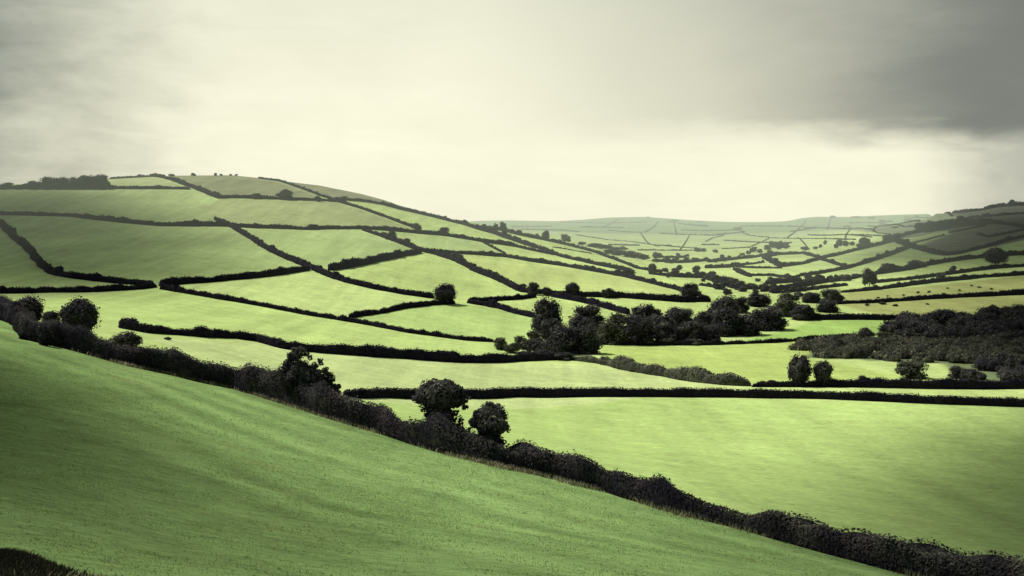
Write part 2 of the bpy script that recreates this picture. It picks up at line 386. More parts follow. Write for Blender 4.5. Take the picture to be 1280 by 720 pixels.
hedge('long hedge slanting from the hedge crossing down right to the valley wood', [(200,361.5,8),(237,368,7),(275,374.5,7),(320,382,7),(357,389,7),(395,396,7),(427,401,7.5),(465,407.5,7),(507,416,6.5),(545,421,6.5),(582,426,6.5),(618,428,6.5)])
hedge('short curved hedge left of the round tree on the lower hill', [(436,398,6),(450,395.5,7),(470,392.5,7.5),(507,385.5,7),(540,381.5,6),(568,380,6)])
hedge('short level hedge just right of the round tree', [(584,378,7),(607,377,7.5),(640,375,6.5),(670,372,6)])
hedge('hedge slanting right from the round tree into the valley wood', [(584,379,6),(610,383.5,7.5),(622,385.5,8),(640,391,8),(670,398,8)])
hedge('thin hedge across the right shoulder field of the left hill', [(530,315,4),(570,317.5,4.5),(600,319,5),(632,321.5,5.5),(656,326,6),(675,329,6),(694,331.5,6),(722,336,6),(750,341,6),(778,346,6),(806,352.5,6),(840,361,6),(876,371,6)])
hedge('tiny slanting hedge joining two long hedges on the right shoulder', [(603,303,3),(615,309.5,3),(632,318,3)])
hedge('hedge on the far crest of the right shoulder, with bushes strung along it', [(596,285,4),(628,288.5,5),(647,294,5),(675,299.5,4.5),(703,305.5,4.5),(722,310,4),(746,316.5,4),(769,325,3.5),(797,336,3.5),(828,341,4)])
hedge('faint thin hedge inside the pale field on the right shoulder', [(690,309,1.6),(715,313,1.6),(740,317.5,1.6)], leaf=1.1)
# valley side hedges
hedge('thick lumpy hedge below the lower left hill, running right to the valley wood', [(150,410,13),(180,416,14),(212,418,10),(250,421,11),(290,423,12),(320,427,12),(352,436,14),(395,441,13),(445,444.5,14),(495,448,14),(545,452,15),(600,454,13),(650,452,11),(700,450,9)], rough=0.25)
hedge('straight clipped hedge across the valley floor behind the near trees', [(432,498,13),(475,497,14),(540,497,14),(640,496.5,15),(720,496.5,14.5),(800,496.5,13),(880,497,13),(950,498,13),(1030,499,12),(1100,502,13),(1180,506,13),(1280,509,14),(1380,510,14)], rough=0.10, wfac=0.7)
hedge('dark hedge behind the clipped hedge at the right, below the scrub', [(940,484,7),(985,484,9),(1040,484,11),(1100,485,13),(1160,486.5,14),(1220,487,14),(1300,486,14),(1380,486,14)], rough=0.18)
hedge('overgrown pale hedge of shaggy bushes curving right from the valley wood', [(712,450,9),(735,453,12),(754,456,13),(775,460,14),(795,465,14),(825,470,15),(860,476,19),(890,480,19),(917,482,17),(940,483,9)], rough=0.35, mat=M_PALE, wfac=1.3)
hedge('hedge along the upper edge of the valley field, holding two bushes', [(650,365,6),(680,368,7),(700,370.5,8),(726,371,9),(775,372.5,9),(810,375,10),(850,378,9),(888,377,8)])
hedge('hedge slanting down right into the valley wood above the pale strip', [(690,371,6),(712,375,8),(730,379,8),(758,386,8),(785,394,9)])
hedge('thin lumpy hedge right of the valley wood, under the small green field', [(905,431,6),(935,430,6),(962,429,6),(993,427,5),(1023,424,6),(1050,422.5,6),(1074,422,6)], rough=0.3)
hedge('straight dark hedge above the small green field at the right', [(1012,400,9),(1050,400,9),(1080,400,9),(1130,400.5,8)], rough=0.1)
hedge('dark undergrowth hedge at the foot of the valley wood', [(744,431,6),(790,431.5,6),(850,432,7),(880,432,7),(908,431,6)], rough=0.3)
# right hillside
hedge('lowest long hedge on the right hillside above the shaded wood', [(1046,380.5,5),(1101,378.5,5.5),(1142,375.5,6),(1193,372.5,6.5),(1240,370.5,7),(1290,368,7),(1380,362,7)])
hedge('second long hedge up the right hillside, over the rough tufted pasture', [(1052,366,4),(1096,362.5,5),(1134,357.5,6),(1171,353,6),(1199,350.5,6),(1227,347.5,6),(1290,343.5,6),(1380,335,6)])
hedge('third long hedge up the right hillside, passing the conical tree', [(1092,354,4),(1134,350,5),(1171,345.5,5.5),(1190,343,5),(1218,339,5),(1250,335.5,5),(1290,333,5),(1380,325,5)])
hedge('hedge under the wide dark tree on the right hillside', [(1094,343.5,6),(1115,340.5,8),(1134,338,6),(1156,333,6),(1190,327,6),(1218,323.5,6),(1250,320.5,7),(1290,318.5,7),(1380,310,6)])
hedge('hedge rising right to the grey shaded field on the right hillside', [(1000,345.5,4),(1020,343,4.5),(1040,339.5,4.5),(1059,336,5),(1092,326,5),(1119,317,5),(1138,309.5,5)])
hedge('hedge curving under the grey shaded field on the right hillside', [(1122,303,5),(1132,307,7),(1145,310.5,6),(1167,317,6),(1184,319.5,5),(1199,318,4.5),(1218,313,4.5),(1242,307,4.5),(1256,302,4.5),(1290,295,4)])
hedge('hedge along the upper edge of the bright sloping field right of the valley', [(1024,323.5,3.5),(1040,321,4),(1068,314,4.5),(1102,306,5),(1122,301,6)])
hedge('bushy dark hedge climbing to the shaded crest at the right', [(1122,298,5),(1140,293,6),(1152,290.5,7),(1170,289,9),(1181,287,9),(1199,284,9),(1224,281,7),(1243,279,7)], rough=0.35)
hedge('thin hedge between two pale strips near the right crest', [(1130,307.5,2),(1152,302,2.2),(1181,294,2.2)], leaf=1.2)
hedge('thin hedge over the upper edge of the grey shaded field', [(1186,291.5,3),(1209,287,3),(1233,282.5,3.2)], leaf=1.2)
hedge('dark hedge falling right from the crest at the right edge', [(1242,278.5,4),(1261,281.5,4),(1290,286,4.5)])
hedge('small curved hedge in the shaded field near the right edge', [(1222,293,3),(1237,297,3.2),(1256,293,3.2),(1290,286,3)])
hedge('short slanting hedge at the left end of the bright sloping field', [(1026,325,3.5),(1041,329,4),(1057,334,4)])
hedge('dark low hedge on the shaded skyline at the right edge', [(1190,267,3),(1209,265.5,4),(1227,263,4.5),(1246,259.5,5),(1270,257.5,5),(1300,256,5)], rough=0.3)
hedge('faint hedge crossing the upper shaded slope at the right edge', [(1205,274,3),(1225,272,3.5),(1250,270,3.5),(1290,267,3)], rough=0.3)
# valley bottom patchwork
hedge('hedge round the left end of the pale green valley field', [(955,323,5),(965,328,6),(976,334,6),(1000,331,4),(1026,324,4)])
hedge('hedge over the top of the pale green valley field', [(955,322.5,4),(970,319,4.5),(1004,317.5,4),(1024,322.5,3.5)])
hedge('dark hedge on the near side of the long pale valley field', [(938,345,4),(962,345,4.5),(989,348.5,4),(1000,346,4)])
hedge('thin hedge above the long pale valley field, running into its left corner', [(882,335.5,5),(910,334.5,5),(930,331.5,3),(944,330,2.5),(955,328,3)])
hedge('thin valley hedge slanting up right towards the far trees', [(885,328,4),(900,326.5,5),(914,325,4),(940,322.5,3.5),(966,318,3)])
hedge('dark valley hedge beside the wide round bush at the far right of the wood', [(951,365,5),(981,362,5),(1000,358.5,6),(1032,353.5,5),(1060,350,5),(1090,344,4)])
hedge('short dark hedge beneath another at the head of the valley wood', [(965,367,4),(1000,364.5,5),(1032,360,4.5),(1060,357,4)])
hedge('short dark wedge of hedge left of the long pale valley field', [(918,337,3),(926,342,6),(938,346.5,5)])
hedge('thin hedge along the back of the long pale valley field', [(920,334.5,3),(945,335.5,3),(978,335.5,3)])
hedge('low hedge across the valley just right of the left hill foot', [(815,327,4),(830,328,4.5),(846,329,4),(865,328,3.5),(886,326,3)])
hedge('thin low hedge beyond the left hill foot in the valley', [(826,322,3),(840,322.5,3),(858,322,3)])
hedge('dark lumpy hedge at the very foot of the left hill', [(812,343,5),(830,345,6),(850,347,6),(882,347,6),(900,350,5),(919,353,5)], rough=0.35)
hedge('dark hedge bending into the head of the valley wood', [(884,350,4),(904,355,6),(917,361,6),(935,362,6),(953,362,5)], rough=0.35)
hedge('dark short hedge behind the round bush above the valley field', [(875,357,6),(890,359,6),(905,363,7)], rough=0.35)
hedge('low hedge among scattered bushes in the middle of the valley', [(955,356,4),(975,354,5),(1000,353,5),(1030,350,5)], rough=0.4)
# far hillside across the valley
G_FAR = 'faint hedges on the hazy far hillside'
L_FAR = 'thin faint hedge line crossing the hazy far hillside'
for pts in ([(724,284,2),(739,284.5,2),(780,285,2)], [(760,288,2),(787,290.5,2),(806,290.5,2),(817,284.5,2),(823,277.5,2)],
            [(720,294,2),(759,300,2),(787,302,2),(821,307,2.4),(840,307,2.4)], [(824,292,2),(840,293,2),(893,294.5,2),(929,290.5,2.2)],
            [(882,302.5,2),(890,298,2.2),(905,294.5,2)], [(925,290,2),(936,294.5,2),(966,297.5,2),(1007,298.5,2),(1060,300,2)],
            [(797,313,2.2),(820,313,2.2),(857,313.5,2.4),(876,313,2.4)], [(876,306.5,2.6),(900,306.5,2.6)], [(902,311.5,2.2),(936,309.5,2.2)],
            [(983,283,2),(1020,285,2),(1060,286,2),(1078,286,2)], [(988,290,2),(1020,285.5,2)], [(824,307,2),(857,310,2),(876,311,2)],
            [(848,280,2),(885,283.5,2.4)], [(1040,286,2),(1077,286,2),(1096,291.5,2),(1115,293.5,2)], [(1040,299,2),(1070,300,2)], [(925,283,2),(980,283,2)],
            [(640,284,1.6),(690,283,1.6)], [(1060,279,2),(1100,279,2),(1150,277,2)], [(1085,283,2),(1130,284,2),(1160,282,2)], [(700,278.5,1.4),(760,279.5,1.4),(810,278,1.4)],
            [(650,287,1.8),(700,288,1.8),(724,290,1.8)], [(772,275,1.6),(752,285,1.8)], [(842,275,1.6),(846,294,1.9)], 
             [(1008,275,1.6),(984,298,1.9)], [(1038,273,1.6),(1034,287,1.9)], 
            [(800,290,1.7),(812,306,1.9)], [(862,294,1.7),(850,313,2)], [(962,298,1.8),(936,310,2)], [(1000,299,1.8),(1010,311,2)], [(850,288,1.8),(880,289,1.8),(925,288,1.8)],
            [(1064,286,1.7),(1056,300,1.9)], [(1102,275,1.7),(1092,290,1.9)], [(905,301,2.2),(940,303,2.2),(990,304,2.2)], [(1010,294,2),(1050,294,2),(1090,297,2)], [(760,306,2.2),(800,307,2.2)], [(1130,272,2),(1160,273,2),(1190,271,2)], [(1070,294,2),(1110,296,2)]):
    steep = abs(pts[-1][1] - pts[0][1]) > 7
    hedge(L_FAR, pts, G_FAR, leaf=1.0, rough=0.5 if steep else 0.35, grow=0.42 if steep else 0.6)

# ------------------------------------------------------------------ the near hedge and its trees
NEAR = [(-120,362,30),(-60,380,30),(0,400,24),(20,408,22),(42,427,24),(75,434,28),(112,444,28),(160,458,30),(200,466,32),(240,476,34),(290,486,32),(320,495,33),(360,507,30),(402,521,36),(440,532,36),(480,543,36),(520,557,40),(580,573,50),(610,580,52),(640,587,46),(700,600,34),(760,616,35),(800,628,36),(850,642,38),(900,654,40),(960,669,40),(1030,689,40),(1100,708,42),(1180,728,44),(1280,746,46),(1400,762,48)]
hedge('long thick thorn hedge running diagonally across the foreground below the near field', NEAR, mat=M_NEAR, wfac=1.15, rough=0.75, wave=0.11, leaf=1.4, dens=1.4, grow=0.95, shrubs=False, cap=150000)

def spot(px, by, off):
    p = ground(px, by); p = p + np.array([0, off, 0]); p[2] = float(height(p[0], p[1])); return p
def near_tree(label, px, by, cx0, boxes, seed, leaf, nleaf, rad, fork, name='tree', core=0.7):
    """boxes: lobes read off as (x, y, half width, half height) about the trunk foot"""
    p = spot(px, by, 1.0); k = p[1] / F; r = np.random.default_rng(seed); lobes = []
    for (x, y, a, b) in boxes:
        R = a * k
        for q in range(max(3, int(a * 1.1))):
            dv = r.normal(size=3); dv /= np.linalg.norm(dv); dv *= r.uniform(0.2, 0.85) ** 0.6
            s = r.uniform(0.36, 0.58) if a > 4 else 0.8
            lobes.append((((x - px) * k + dv[0] * R * (1 - s * 0.5), dv[1] * R, (by - y) * k + dv[2] * b * k * (1 - s * 0.5)), (R * s, R * s, min(R, b * k) * s)))
    H = max((by - (y - b)) * k for (x, y, a, b) in boxes)
    e = make_tree(name, label, 'tree', lobes, H, rad, fork, leaf, nleaf, seed, core=core); e.location = p
    return e
near_tree('ragged tree with gaps in its right side, leftmost of the three in the near hedge', 384, 512, 0,
    [(366,446,10,13),(374,440,9,9),(360,458,9,14),(372,466,14,18),(352,474,8,10),(385,478,15,16),(398,472,9,11),(404,482,12,14),(414,492,11,13),(421,500,8,10),(389,460,7,10),(399,451,5,7),(394,468,9,9),(405,464,6,8),(411,472,7,8),(384,446,5,7),(418,482,7,8),(370,470,22,20),(392,488,22,14)], 11, 0.24, 26000, 0.16, 2.0, core=0.6)
near_tree('tallest tree in the near hedge, broad crown over a short trunk, middle of the three', 548, 561, 0,
    [(548,494,30,16),(552,520,17,14),(540,540,20,10),(568,540,16,10),(556,550,26,9),(548,487,18,11),(530,494,13,9),(564,490,14,10),(522,499,10,6),(576,499,10,8),(542,503,17,9),(560,504,15,10),(536,482,8,6),(560,479,9,6),(548,514,16,9),(566,516,7,8),(530,510,7,6),(574,525,5,7),(580,508,6,5),(535,520,6,6)], 12, 0.22, 30000, 0.22, 3.2, core=0.6)
near_tree('small round tree standing right of the tallest tree in the near hedge', 612, 578, 0,
    [(612,526,23,20),(612,548,15,10),(600,556,12,8),(622,556,11,8),(610,520,13,13),(598,526,11,12),(622,524,12,13),(612,510,10,7),(628,533,9,9),(604,536,10,8),(616,540,10,7),(595,518,6,6),(634,537,5,5),(590,532,5,6)], 13, 0.21, 20000, 0.14, 2.6, core=0.6)
plant('tree', 'large round dark tree standing in the near hedge at the far left', 91, 419, 48, 50, off=1.0)
plant('tree', 'low spreading dark tree at the left edge behind the near hedge', 22, 404, 46, 37, off=2.0)
plant('bush', 'small dark bush between the two trees at the left edge', 56, 412, 28, 25, off=2.0)
plant('bush', 'rounded bush bulging from the near hedge right of the large round tree', 150, 437, 42, 24, off=1.5)
plant('bush', 'dark bush bulging from the near hedge below the large round tree', 52, 432, 26, 28, off=0.5)
plant('bush', 'tiny lone bush on the open grass at the left edge of the foreground', 26, 424, 10, 9)
plant('bush', 'tiny low tuft of bush alone in the field left of the ragged tree', 209, 425, 10, 4)

# bushes on the left hill
plant('tree', 'lone round tree at the junction of hedges on the lower left hill', 556, 381, 29, 26)
plant('bush', 'round bush alone on the hedge below the brown hilltop field', 355, 250, 23, 13)
plant('bush', 'dark bush at the upper end of the slanting hedge on the right of the hill', 487, 300, 16, 12)
plant('bush', 'smaller bush below another on the slanting hedge of the hill', 508, 306, 11, 8)
plant('bush', 'long low bush on the slanting hedge just past the hedge junction', 571, 327, 18, 11)
plant('bush', 'rounded bush on the upper hedge of the right shoulder', 555, 294, 16, 10)
plant('bush', 'bush where two slanting hedges meet on the upper hill', 521, 287, 14, 8)
plant('bush', 'low bush on the upper hedge above the slanting hedge', 482, 288, 11, 6)
plant('bush', 'small bush on the hedge near the right end of the brown field', 397, 252, 9, 7)
plant('bush', 'bush pair on the hedge at the right end of the hilltop', 428, 252, 13, 7)
plant('bush', 'low bush in shade at the left of the round hilltop bush', 320, 249, 16, 7)
for i, (x, w, h) in enumerate([(6,20,9),(24,20,6),(40,24,11),(58,26,16),(74,26,16),(90,22,16),(104,24,18),(117,22,19),(127,18,19)]):
    lab = {0: 'low dark tree at the left end of the hilltop clump', 2: 'separate lower tree left of the hilltop clump', 8: 'rightmost tree of the hilltop clump, with a steep right side'}.get(i, 'dark tree packed in the clump on the hilltop at the left')
    plant('dome', lab, x, 237, w, h, 'trees of the hilltop clump at the left')
for (x, y, w, h) in [(173,221.5,8,4.5),(189,221,9,4),(214,220.5,10,3.5),(241,220,9,4),(269,220,5,4),(276,220,5,3),(288,220,5,2.6),(295,220,5,3)]:
    plant('farbush', 'tiny dark bush on the skyline of the left hill', x, y, w, h, 'tiny skyline bushes', name='bush')
# bushes of the shoulder crest
for (x, y, w, h) in [(604,287,13,7),(612,288,10,6),(640,292,8,6),(649,294,9,7),(661,297,10,4),(671,298,10,6),(692,303,10,5),(700,305,9,5),(716,309,8,5)]:
    plant('farbush', 'small bush in the row along the crest of the right shoulder', x, y, w, h, 'bushes along the shoulder crest', name='bush')
plant('fartree', 'small dark tree, left one of a pair on the shoulder crest', 620, 289, 9, 11)
plant('fartree', 'larger grey tree, right one of a pair on the shoulder crest', 629, 290, 12, 13, mat=1)
plant('fartree', 'domed tree rising over the row of bushes on the shoulder crest', 682, 300, 14, 12)
plant('fartree', 'flat topped pale trees at the right end of the shoulder crest', 708, 303, 16, 11, mat=1)
plant('bush', 'small bush on the lower of the hedges at the right shoulder', 735, 329, 8, 6)
plant('bush', 'long dark bush where the shoulder hedges come together', 784, 346, 20, 9)
plant('tree', 'dark upright tree at the foot of the right shoulder', 816, 340, 11, 11)
plant('tree', 'dark tree beyond the foot of the right shoulder', 822, 324, 13, 9)
for (x, y, w, h) in [(666,369,18,16),(684,370,14,11),(653,363,13,8)]:
    plant('bush', 'rounded bush in the row where the slanting hedge reaches the valley', x, y, w, h, 'bushes at the foot of the slanting hedge')
plant('tree', 'taller round bush like tree on the upper valley hedge, left of two', 716, 371, 19, 18)
plant('bush', 'shorter bush on the upper valley hedge, right of two', 760, 373, 18, 13)
# ------------------------------------------------------------------ the valley wood
G_W = 'trees of the valley wood'
WL = 'dark rounded tree crowded into the wood on the valley floor'
for (x, y, w, h, lab, m_) in [
    (683,420,38,50,'tallest tree at the left end of the valley wood',0),
    (736,412,46,32,WL,0),(690,426,30,28,WL,0),(729,424,36,30,WL,0),
    (703,444,42,38,'large tree at the front left of the valley wood beside the bright field',0),
    (733,443,36,38,WL,0),
    (770,431,46,41,'brownish broad tree in the middle of the valley wood',2),
    (799,432,44,38,'broad sloping tree right of the brownish tree in the valley wood',0),
    (808,412,44,32,WL,0),(831,424,36,30,WL,0),(852,412,42,28,WL,0),(838,431,32,30,WL,0),(866,431,34,30,WL,0),(881,418,26,30,WL,0),
    (907,407,42,37,WL,0),(909,421,40,38,WL,0),(927,392,22,22,WL,0),(890,430,26,24,WL,0),
    (950,384,32,18,'low domed tree standing apart behind the right end of the wood',0),
    (938,420,34,28,WL,0),(964,414,46,31,'broad tree at the right end of the valley wood above the green field',0),
    (987,396,40,31,'paler domed tree behind the right end of the valley wood',1),
    (1016,379,24,14,'low dark tree right of the paler domed tree',0),(1007,401,31,21,'dark low tree at the left end of the straight dark hedge',0),
    (1043,379,30,18,'pale round tree above the straight dark hedge',1),(1037,391,27,16,'dark low tree under the pale round tree',0)]:
    plant('dome', lab, x, y, w * 1.08, h, G_W, m_)
for (x, y, w, h, m_) in [(652,437,26,17,1),(672,442,34,18,0),(668,427,22,13,1),(640,442,24,14,1),(626,438,20,16,1),(705,451,30,10,0),(812,432,22,9,1),(835,432,24,9,1),(870,432,22,10,1),(655,449,24,10,0),(680,449,30,11,0)]:
    plant('bush', ('pale' if m_ else 'dark') + ' scrubby bush at the skirts of the valley wood', x, y, w, h, 'bushes at the skirts of the valley wood', m_)
# bushes by the pale overgrown hedge and the clipped hedge
plant('tree', 'large round dark tree by the clipped hedge, left of a pair', 1002, 484, 33, 40)
plant('tree', 'smaller ragged dark tree by the clipped hedge, right of a pair', 1031, 484, 25, 34)
plant('bush', 'low round dark bush on the hedge right of the tree pair', 1082, 484, 22, 15)
plant('bush', 'greyish bush at the corner of the small bright field at the right', 1144, 474, 46, 22, mat=1)
plant('bush', 'dark bush right of the greyish bush beside the small bright field', 1200, 474, 26, 17)
plant('bush', 'dark bush on the end of the thin hedge under the small green field', 1086, 423, 20, 13)
plant('bush', 'small pale bush just right of another under the small green field', 1106, 424, 20, 9, mat=1)
for (x, y, w, h) in [(1052,480,6,5),(1057,481,7,6),(953,481,12,5),(966,480,14,5)]:
    plant('bush', 'tiny bush along the hedge near the tree pair', x, y, w, h, 'tiny bushes near the tree pair')
# right hillside trees
plant('tree', 'wide dark umbrella shaped tree on the right hillside', 1249, 332, 30, 23)
plant('tree', 'dark conical tree standing on the hedges right of the valley', 1088, 359, 19, 24)
plant('bush', 'long dark bush right of the conical tree', 1112, 340, 24, 11)
plant('bush', 'smaller dark bush at the right end of a row on the hillside hedge', 1148, 335, 24, 10)
plant('bush', 'single bush on the third hillside hedge below the shaded field', 1192, 341, 11, 9)
plant('bush', 'low dark bush hanging under the third hillside hedge', 1178, 348, 14, 7)
plant('tree', 'tree on the hedge at the top corner of the bright sloping field', 1082, 309, 15, 13)
for (x, y, w, h) in [(1112,303,16,10),(1122,304,12,13),(1152,289,16,11),(1165,287,14,12),(1175,287,16,12),(1186,286,14,12)]:
    plant('tree', 'dark tree in the row climbing to the shaded crest', x, y, w, h, 'trees climbing to the shaded crest')
plant('tree', 'dark tree where hedges meet below the shaded crest', 1234, 281, 24, 9)
for (x, y, w, h) in [(1148,367,6,5),(1162,366,8,4),(1180,368,7,3),(1110,371,5,3),(1130,370,6,3),(1200,364,6,4),(1225,360,9,3),(1240,362,7,3),(1098,373,6,3),(1215,358,7,3),(1185,361,6,3),(1105,381,14,5),(1120,383,12,4),(1160,381,7,3),(1085,383,10,5)]:
    w, h = w * 0.8, h * 0.7
    plant('farbush', 'tiny gorse bush dotted over the rough pasture on the right hillside', x, y, w, h, 'gorse bushes on the rough pasture', 2, name='bush')
# scattered valley bushes and far trees
for (x, y, w, h, m_) in [(849,338,9,7,0),(871,341,12,9,0),(910,369,13,9,0),(919,355,12,7,0),(941,360,16,6,0),(974,352,14,5,0),(948,352,9,4,0),(985,352,12,5,0),(1000,351,8,4,0),(1039,351,10,7,0),(1047,350,9,7,0),(1025,349,10,5,0),(1053,349,9,6,0),(890,349,14,6,0),(860,347,16,7,0),(905,359,14,7,0),(930,365,14,7,0),(925,357,10,6,0),(897,362,10,8,0),(945,367,10,6,0),(1032,340,6,3,0),(870,327,12,5,0),(845,326,10,4,0),(832,340,10,5,0),(840,346,12,6,0),(1060,349,10,5,0),(1070,347,10,5,0),(1000,371,14,6,0)]:
    plant('bush', 'dark little bush scattered over the bottom of the valley', x, y, w, h, 'bushes scattered over the valley bottom', m_)
plant('tree', 'big round bush like tree over the right end of the upper valley hedge', 864, 376, 24, 22)
for (x, y, w, h) in [(968,311,16,10),(975,312,14,12),(983,311,12,8),(960,313,12,7),(942,316,12,8),(950,317,10,6),(895,316,9,5),(872,315,12,6),(880,315,10,5),(1007,313,14,5),(1020,312,8,4),(1032,306,6,7),(1026,310,6,5),(1050,308,12,9),(1058,308,10,8),(1046,311,8,6),(1066,307,9,6),(1074,309,8,5),(936,318,8,5),(928,320,9,4),(903,322,8,4),(860,321,6,4),(848,320,8,4)]:
    plant('farbush', 'small hazy tree in the row at the head of the valley', x, y, w, h, 'hazy trees at the head of the valley', name='tree')
for (x, y, w, h) in [(735,284.5,8,3),(840,278,10,3),(845,277,8,3),(875,278,8,3),(880,283,10,3),(923,288,10,6),(929,291,5,4),(1042,273,6,5),(1020,285,10,3),(1072,273,12,4),(1105,279,9,6),(1112,278,8,4),(1090,274,10,4),(1147,271,5,3),(1137,276,10,4),(1155,281,8,4),(822,308,7,3),(1010,286,8,3),(810,272,4,2),(1060,284,8,3),(1120,285,8,3)]:
    plant('farbush', 'tiny blurred tree on the hazy far hillside', x, y, w * 1.5, h * 0.75, 'tiny trees on the far hillside', name='tree')
for (x, y, w, h) in [(746,310,12,5),(756,312,14,5),(768,314,12,5),(778,313,10,4),(762,318,10,5),(775,320,14,6),(785,322,12,6),(795,323,14,7),(806,325,10,6),(740,309,9,4),(790,317,8,3),(728,307,8,4)]:
    plant('farbush', 'small dark bush in the thicket beyond the right shoulder', x, y, w * 1.8, h * 1.25, 'bushes beyond the right shoulder', name='bush')

rb = random.Random(5)
for line, n_, w_ in (([(812,343),(850,347),(882,347),(919,353)], 9, 11), ([(884,350),(904,355),(917,361),(953,362)], 8, 11), ([(955,356),(975,354),(1000,353),(1030,350)], 7, 10),
                 ([(951,365),(1000,358.5),(1060,350)], 9, 12), ([(815,327),(846,329),(886,326)], 7, 9), ([(885,328),(914,325),(966,318)], 7, 8), ([(882,335.5),(910,334.5),(955,328)], 7, 8),
                 ([(1068,314),(1122,301)], 5, 9), ([(938,345),(1000,346),(1059,336)], 6, 8), ([(965,367),(1060,357)], 5, 11), ([(820,336),(860,343),(880,352)], 6, 10)):
    for k in range(n_):
        u = rb.random() * (len(line) - 1); i = int(u); u -= i; (xa, ya), (xb_, yb_) = line[i], line[i + 1]; ww = w_ * rb.uniform(0.5, 1.3)
        plant('bush' if w_ > 9 else 'farbush', 'dark little bush scattered over the bottom of the valley', xa + (xb_ - xa) * u, ya + (yb_ - ya) * u + rb.uniform(-1.5, 1.5), ww, ww * rb.uniform(0.45, 0.75), 'bushes scattered over the valley bottom', name='bush')
# ------------------------------------------------------------------ woods that read as one mass
def wood(label, poly, n, wpx, hpx, seed, mat, name='woodland', leafpx=1.3, cat='wood'):
    r = np.random.default_rng(seed); poly = np.array(poly, float); acc = Acc(); c = 0
    lo, hi = poly.min(0), poly.max(0)
    def inside(x, y):
        k = False; j = len(poly) - 1
        for i in range(len(poly)):
            if (poly[i, 1] > y) != (poly[j, 1] > y) and x < (poly[j, 0] - poly[i, 0]) * (y - poly[i, 1]) / (poly[j, 1] - poly[i, 1]) + poly[i, 0]: k = not k
            j = i
        return k
    o0 = ground(*poly.mean(0))
    while c < n:
        x, y = r.uniform(lo[0], hi[0]), r.uniform(lo[1], hi[1])
        if not inside(x, y): continue
        p = ground(x, y); k = p[1] / F; W = wpx * k * r.uniform(0.5, 1.5); Hh = hpx * k * r.uniform(0.45, 1.3)
        V, Q, t = crown_mesh(round_lobes(W, Hh, -0.15 * Hh, 7, int(r.integers(1e6))), p[1] * leafpx / 1280, 1900, r)
        acc.add(V + p - o0, Q, t); c += 1
    V, Q, t = acc.get(); o = mesh_obj(name, V, Q, mat, t); o.location = o0
    return tag(o, label, cat, None, 'stuff')
wood('dark shaded wood on the slope at the right edge, above the bracken', [(1130,404),(1180,402),(1240,400),(1290,397),(1400,392),(1400,424),(1290,425),(1180,427),(1130,424),(1108,418)], 150, 30, 17, 5, M_TREE)
wood('dull brown and green scrub on the bank below the shaded wood', [(990,437),(1010,432),(1080,430),(1180,430),(1400,430),(1400,455),(1280,456),(1180,454),(1120,452),(1060,448),(1000,446)], 200, 34, 9, 6, M_BROWN, 'scrub', cat='scrub')
wood('dark trees massed at the right edge behind the valley floor hedge', [(1200,462),(1230,452),(1290,445),(1400,440),(1400,480),(1210,480)], 42, 36, 16, 8, M_TREE)
# ------------------------------------------------------------------ ground sheet
def pip(x, y, poly):
    k = np.zeros(x.shape, bool); j = len(poly) - 1
    for i in range(len(poly)):
        xi, yi, xj, yj = poly[i][0], poly[i][1], poly[j][0], poly[j][1]
        c = ((yi > y) != (yj > y)) & (x < (xj - xi) * (y - yi) / (yj - yi + 1e-12) + xi)
        k ^= c; j = i
    return k
def build_ground():
    yk = np.exp(np.linspace(math.log(15.0), math.log(9000 + 75), 900)) - 75.0
    s_in = np.linspace(-0.46, 0.46, 620)
    s_out = np.exp(np.linspace(math.log(0.465), math.log(2.2), 60))
    s = np.concatenate([-s_out[::-1], s_in, s_out])
    S, Y = np.meshgrid(s, yk, indexing='ij')
    X = S * (np.maximum(Y, 0) + 62.0 + np.minimum(Y, 0) * 0.0)
    Z = height(X, Y)
    V = np.stack([X, Y, Z], 2).reshape(-1, 3)
    n, m = S.shape
    Q = grid_quads(n, m)[:, ::-1]
    o = mesh_obj('ground', V, Q, M_GRASS, None, None, True)
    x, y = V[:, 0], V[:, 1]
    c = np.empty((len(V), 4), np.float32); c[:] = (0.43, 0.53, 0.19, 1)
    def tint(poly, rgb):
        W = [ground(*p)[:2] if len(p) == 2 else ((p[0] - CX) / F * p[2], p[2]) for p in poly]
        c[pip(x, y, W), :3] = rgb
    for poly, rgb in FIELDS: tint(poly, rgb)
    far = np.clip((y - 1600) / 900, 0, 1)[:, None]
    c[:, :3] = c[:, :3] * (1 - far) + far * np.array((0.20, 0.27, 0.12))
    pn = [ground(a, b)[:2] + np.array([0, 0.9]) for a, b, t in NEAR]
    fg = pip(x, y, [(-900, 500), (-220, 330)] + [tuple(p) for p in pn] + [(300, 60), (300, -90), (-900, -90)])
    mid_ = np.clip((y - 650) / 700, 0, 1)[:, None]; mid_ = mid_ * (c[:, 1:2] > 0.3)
    c[:, :3] = c[:, :3] * (1 - mid_ * 0.6) + mid_ * 0.6 * np.array((0.36, 0.42, 0.20))  # distance haze put into the field colour: greyer far off
    c[:, 3] = fg
    c[fg, :3] = (0.188, 0.278, 0.095)
    v = 1 + 0.07 * noise2(x, y, 21, 0.004, 0.02) + 0.04 * noise2(x, y, 22, 0.02, 0.08)
    c[:, :3] *= v[:, None] * np.array((1.0, 1.03, 1.10))
    cg = c.reshape(n, m, 4); far_y = (yk > 260)
    kk = np.exp(-0.5 * (np.arange(-4, 5) / 1.6) ** 2); kk /= kk.sum()
    pad = np.pad(cg, ((4, 4), (0, 0), (0, 0)), mode='edge')
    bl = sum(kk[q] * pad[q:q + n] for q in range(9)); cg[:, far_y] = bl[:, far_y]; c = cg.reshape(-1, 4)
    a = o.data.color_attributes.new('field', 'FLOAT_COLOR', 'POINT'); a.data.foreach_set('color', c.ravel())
    tag(o, 'green fields covering the hills and the valley', 'ground', None, 'structure')
    return o
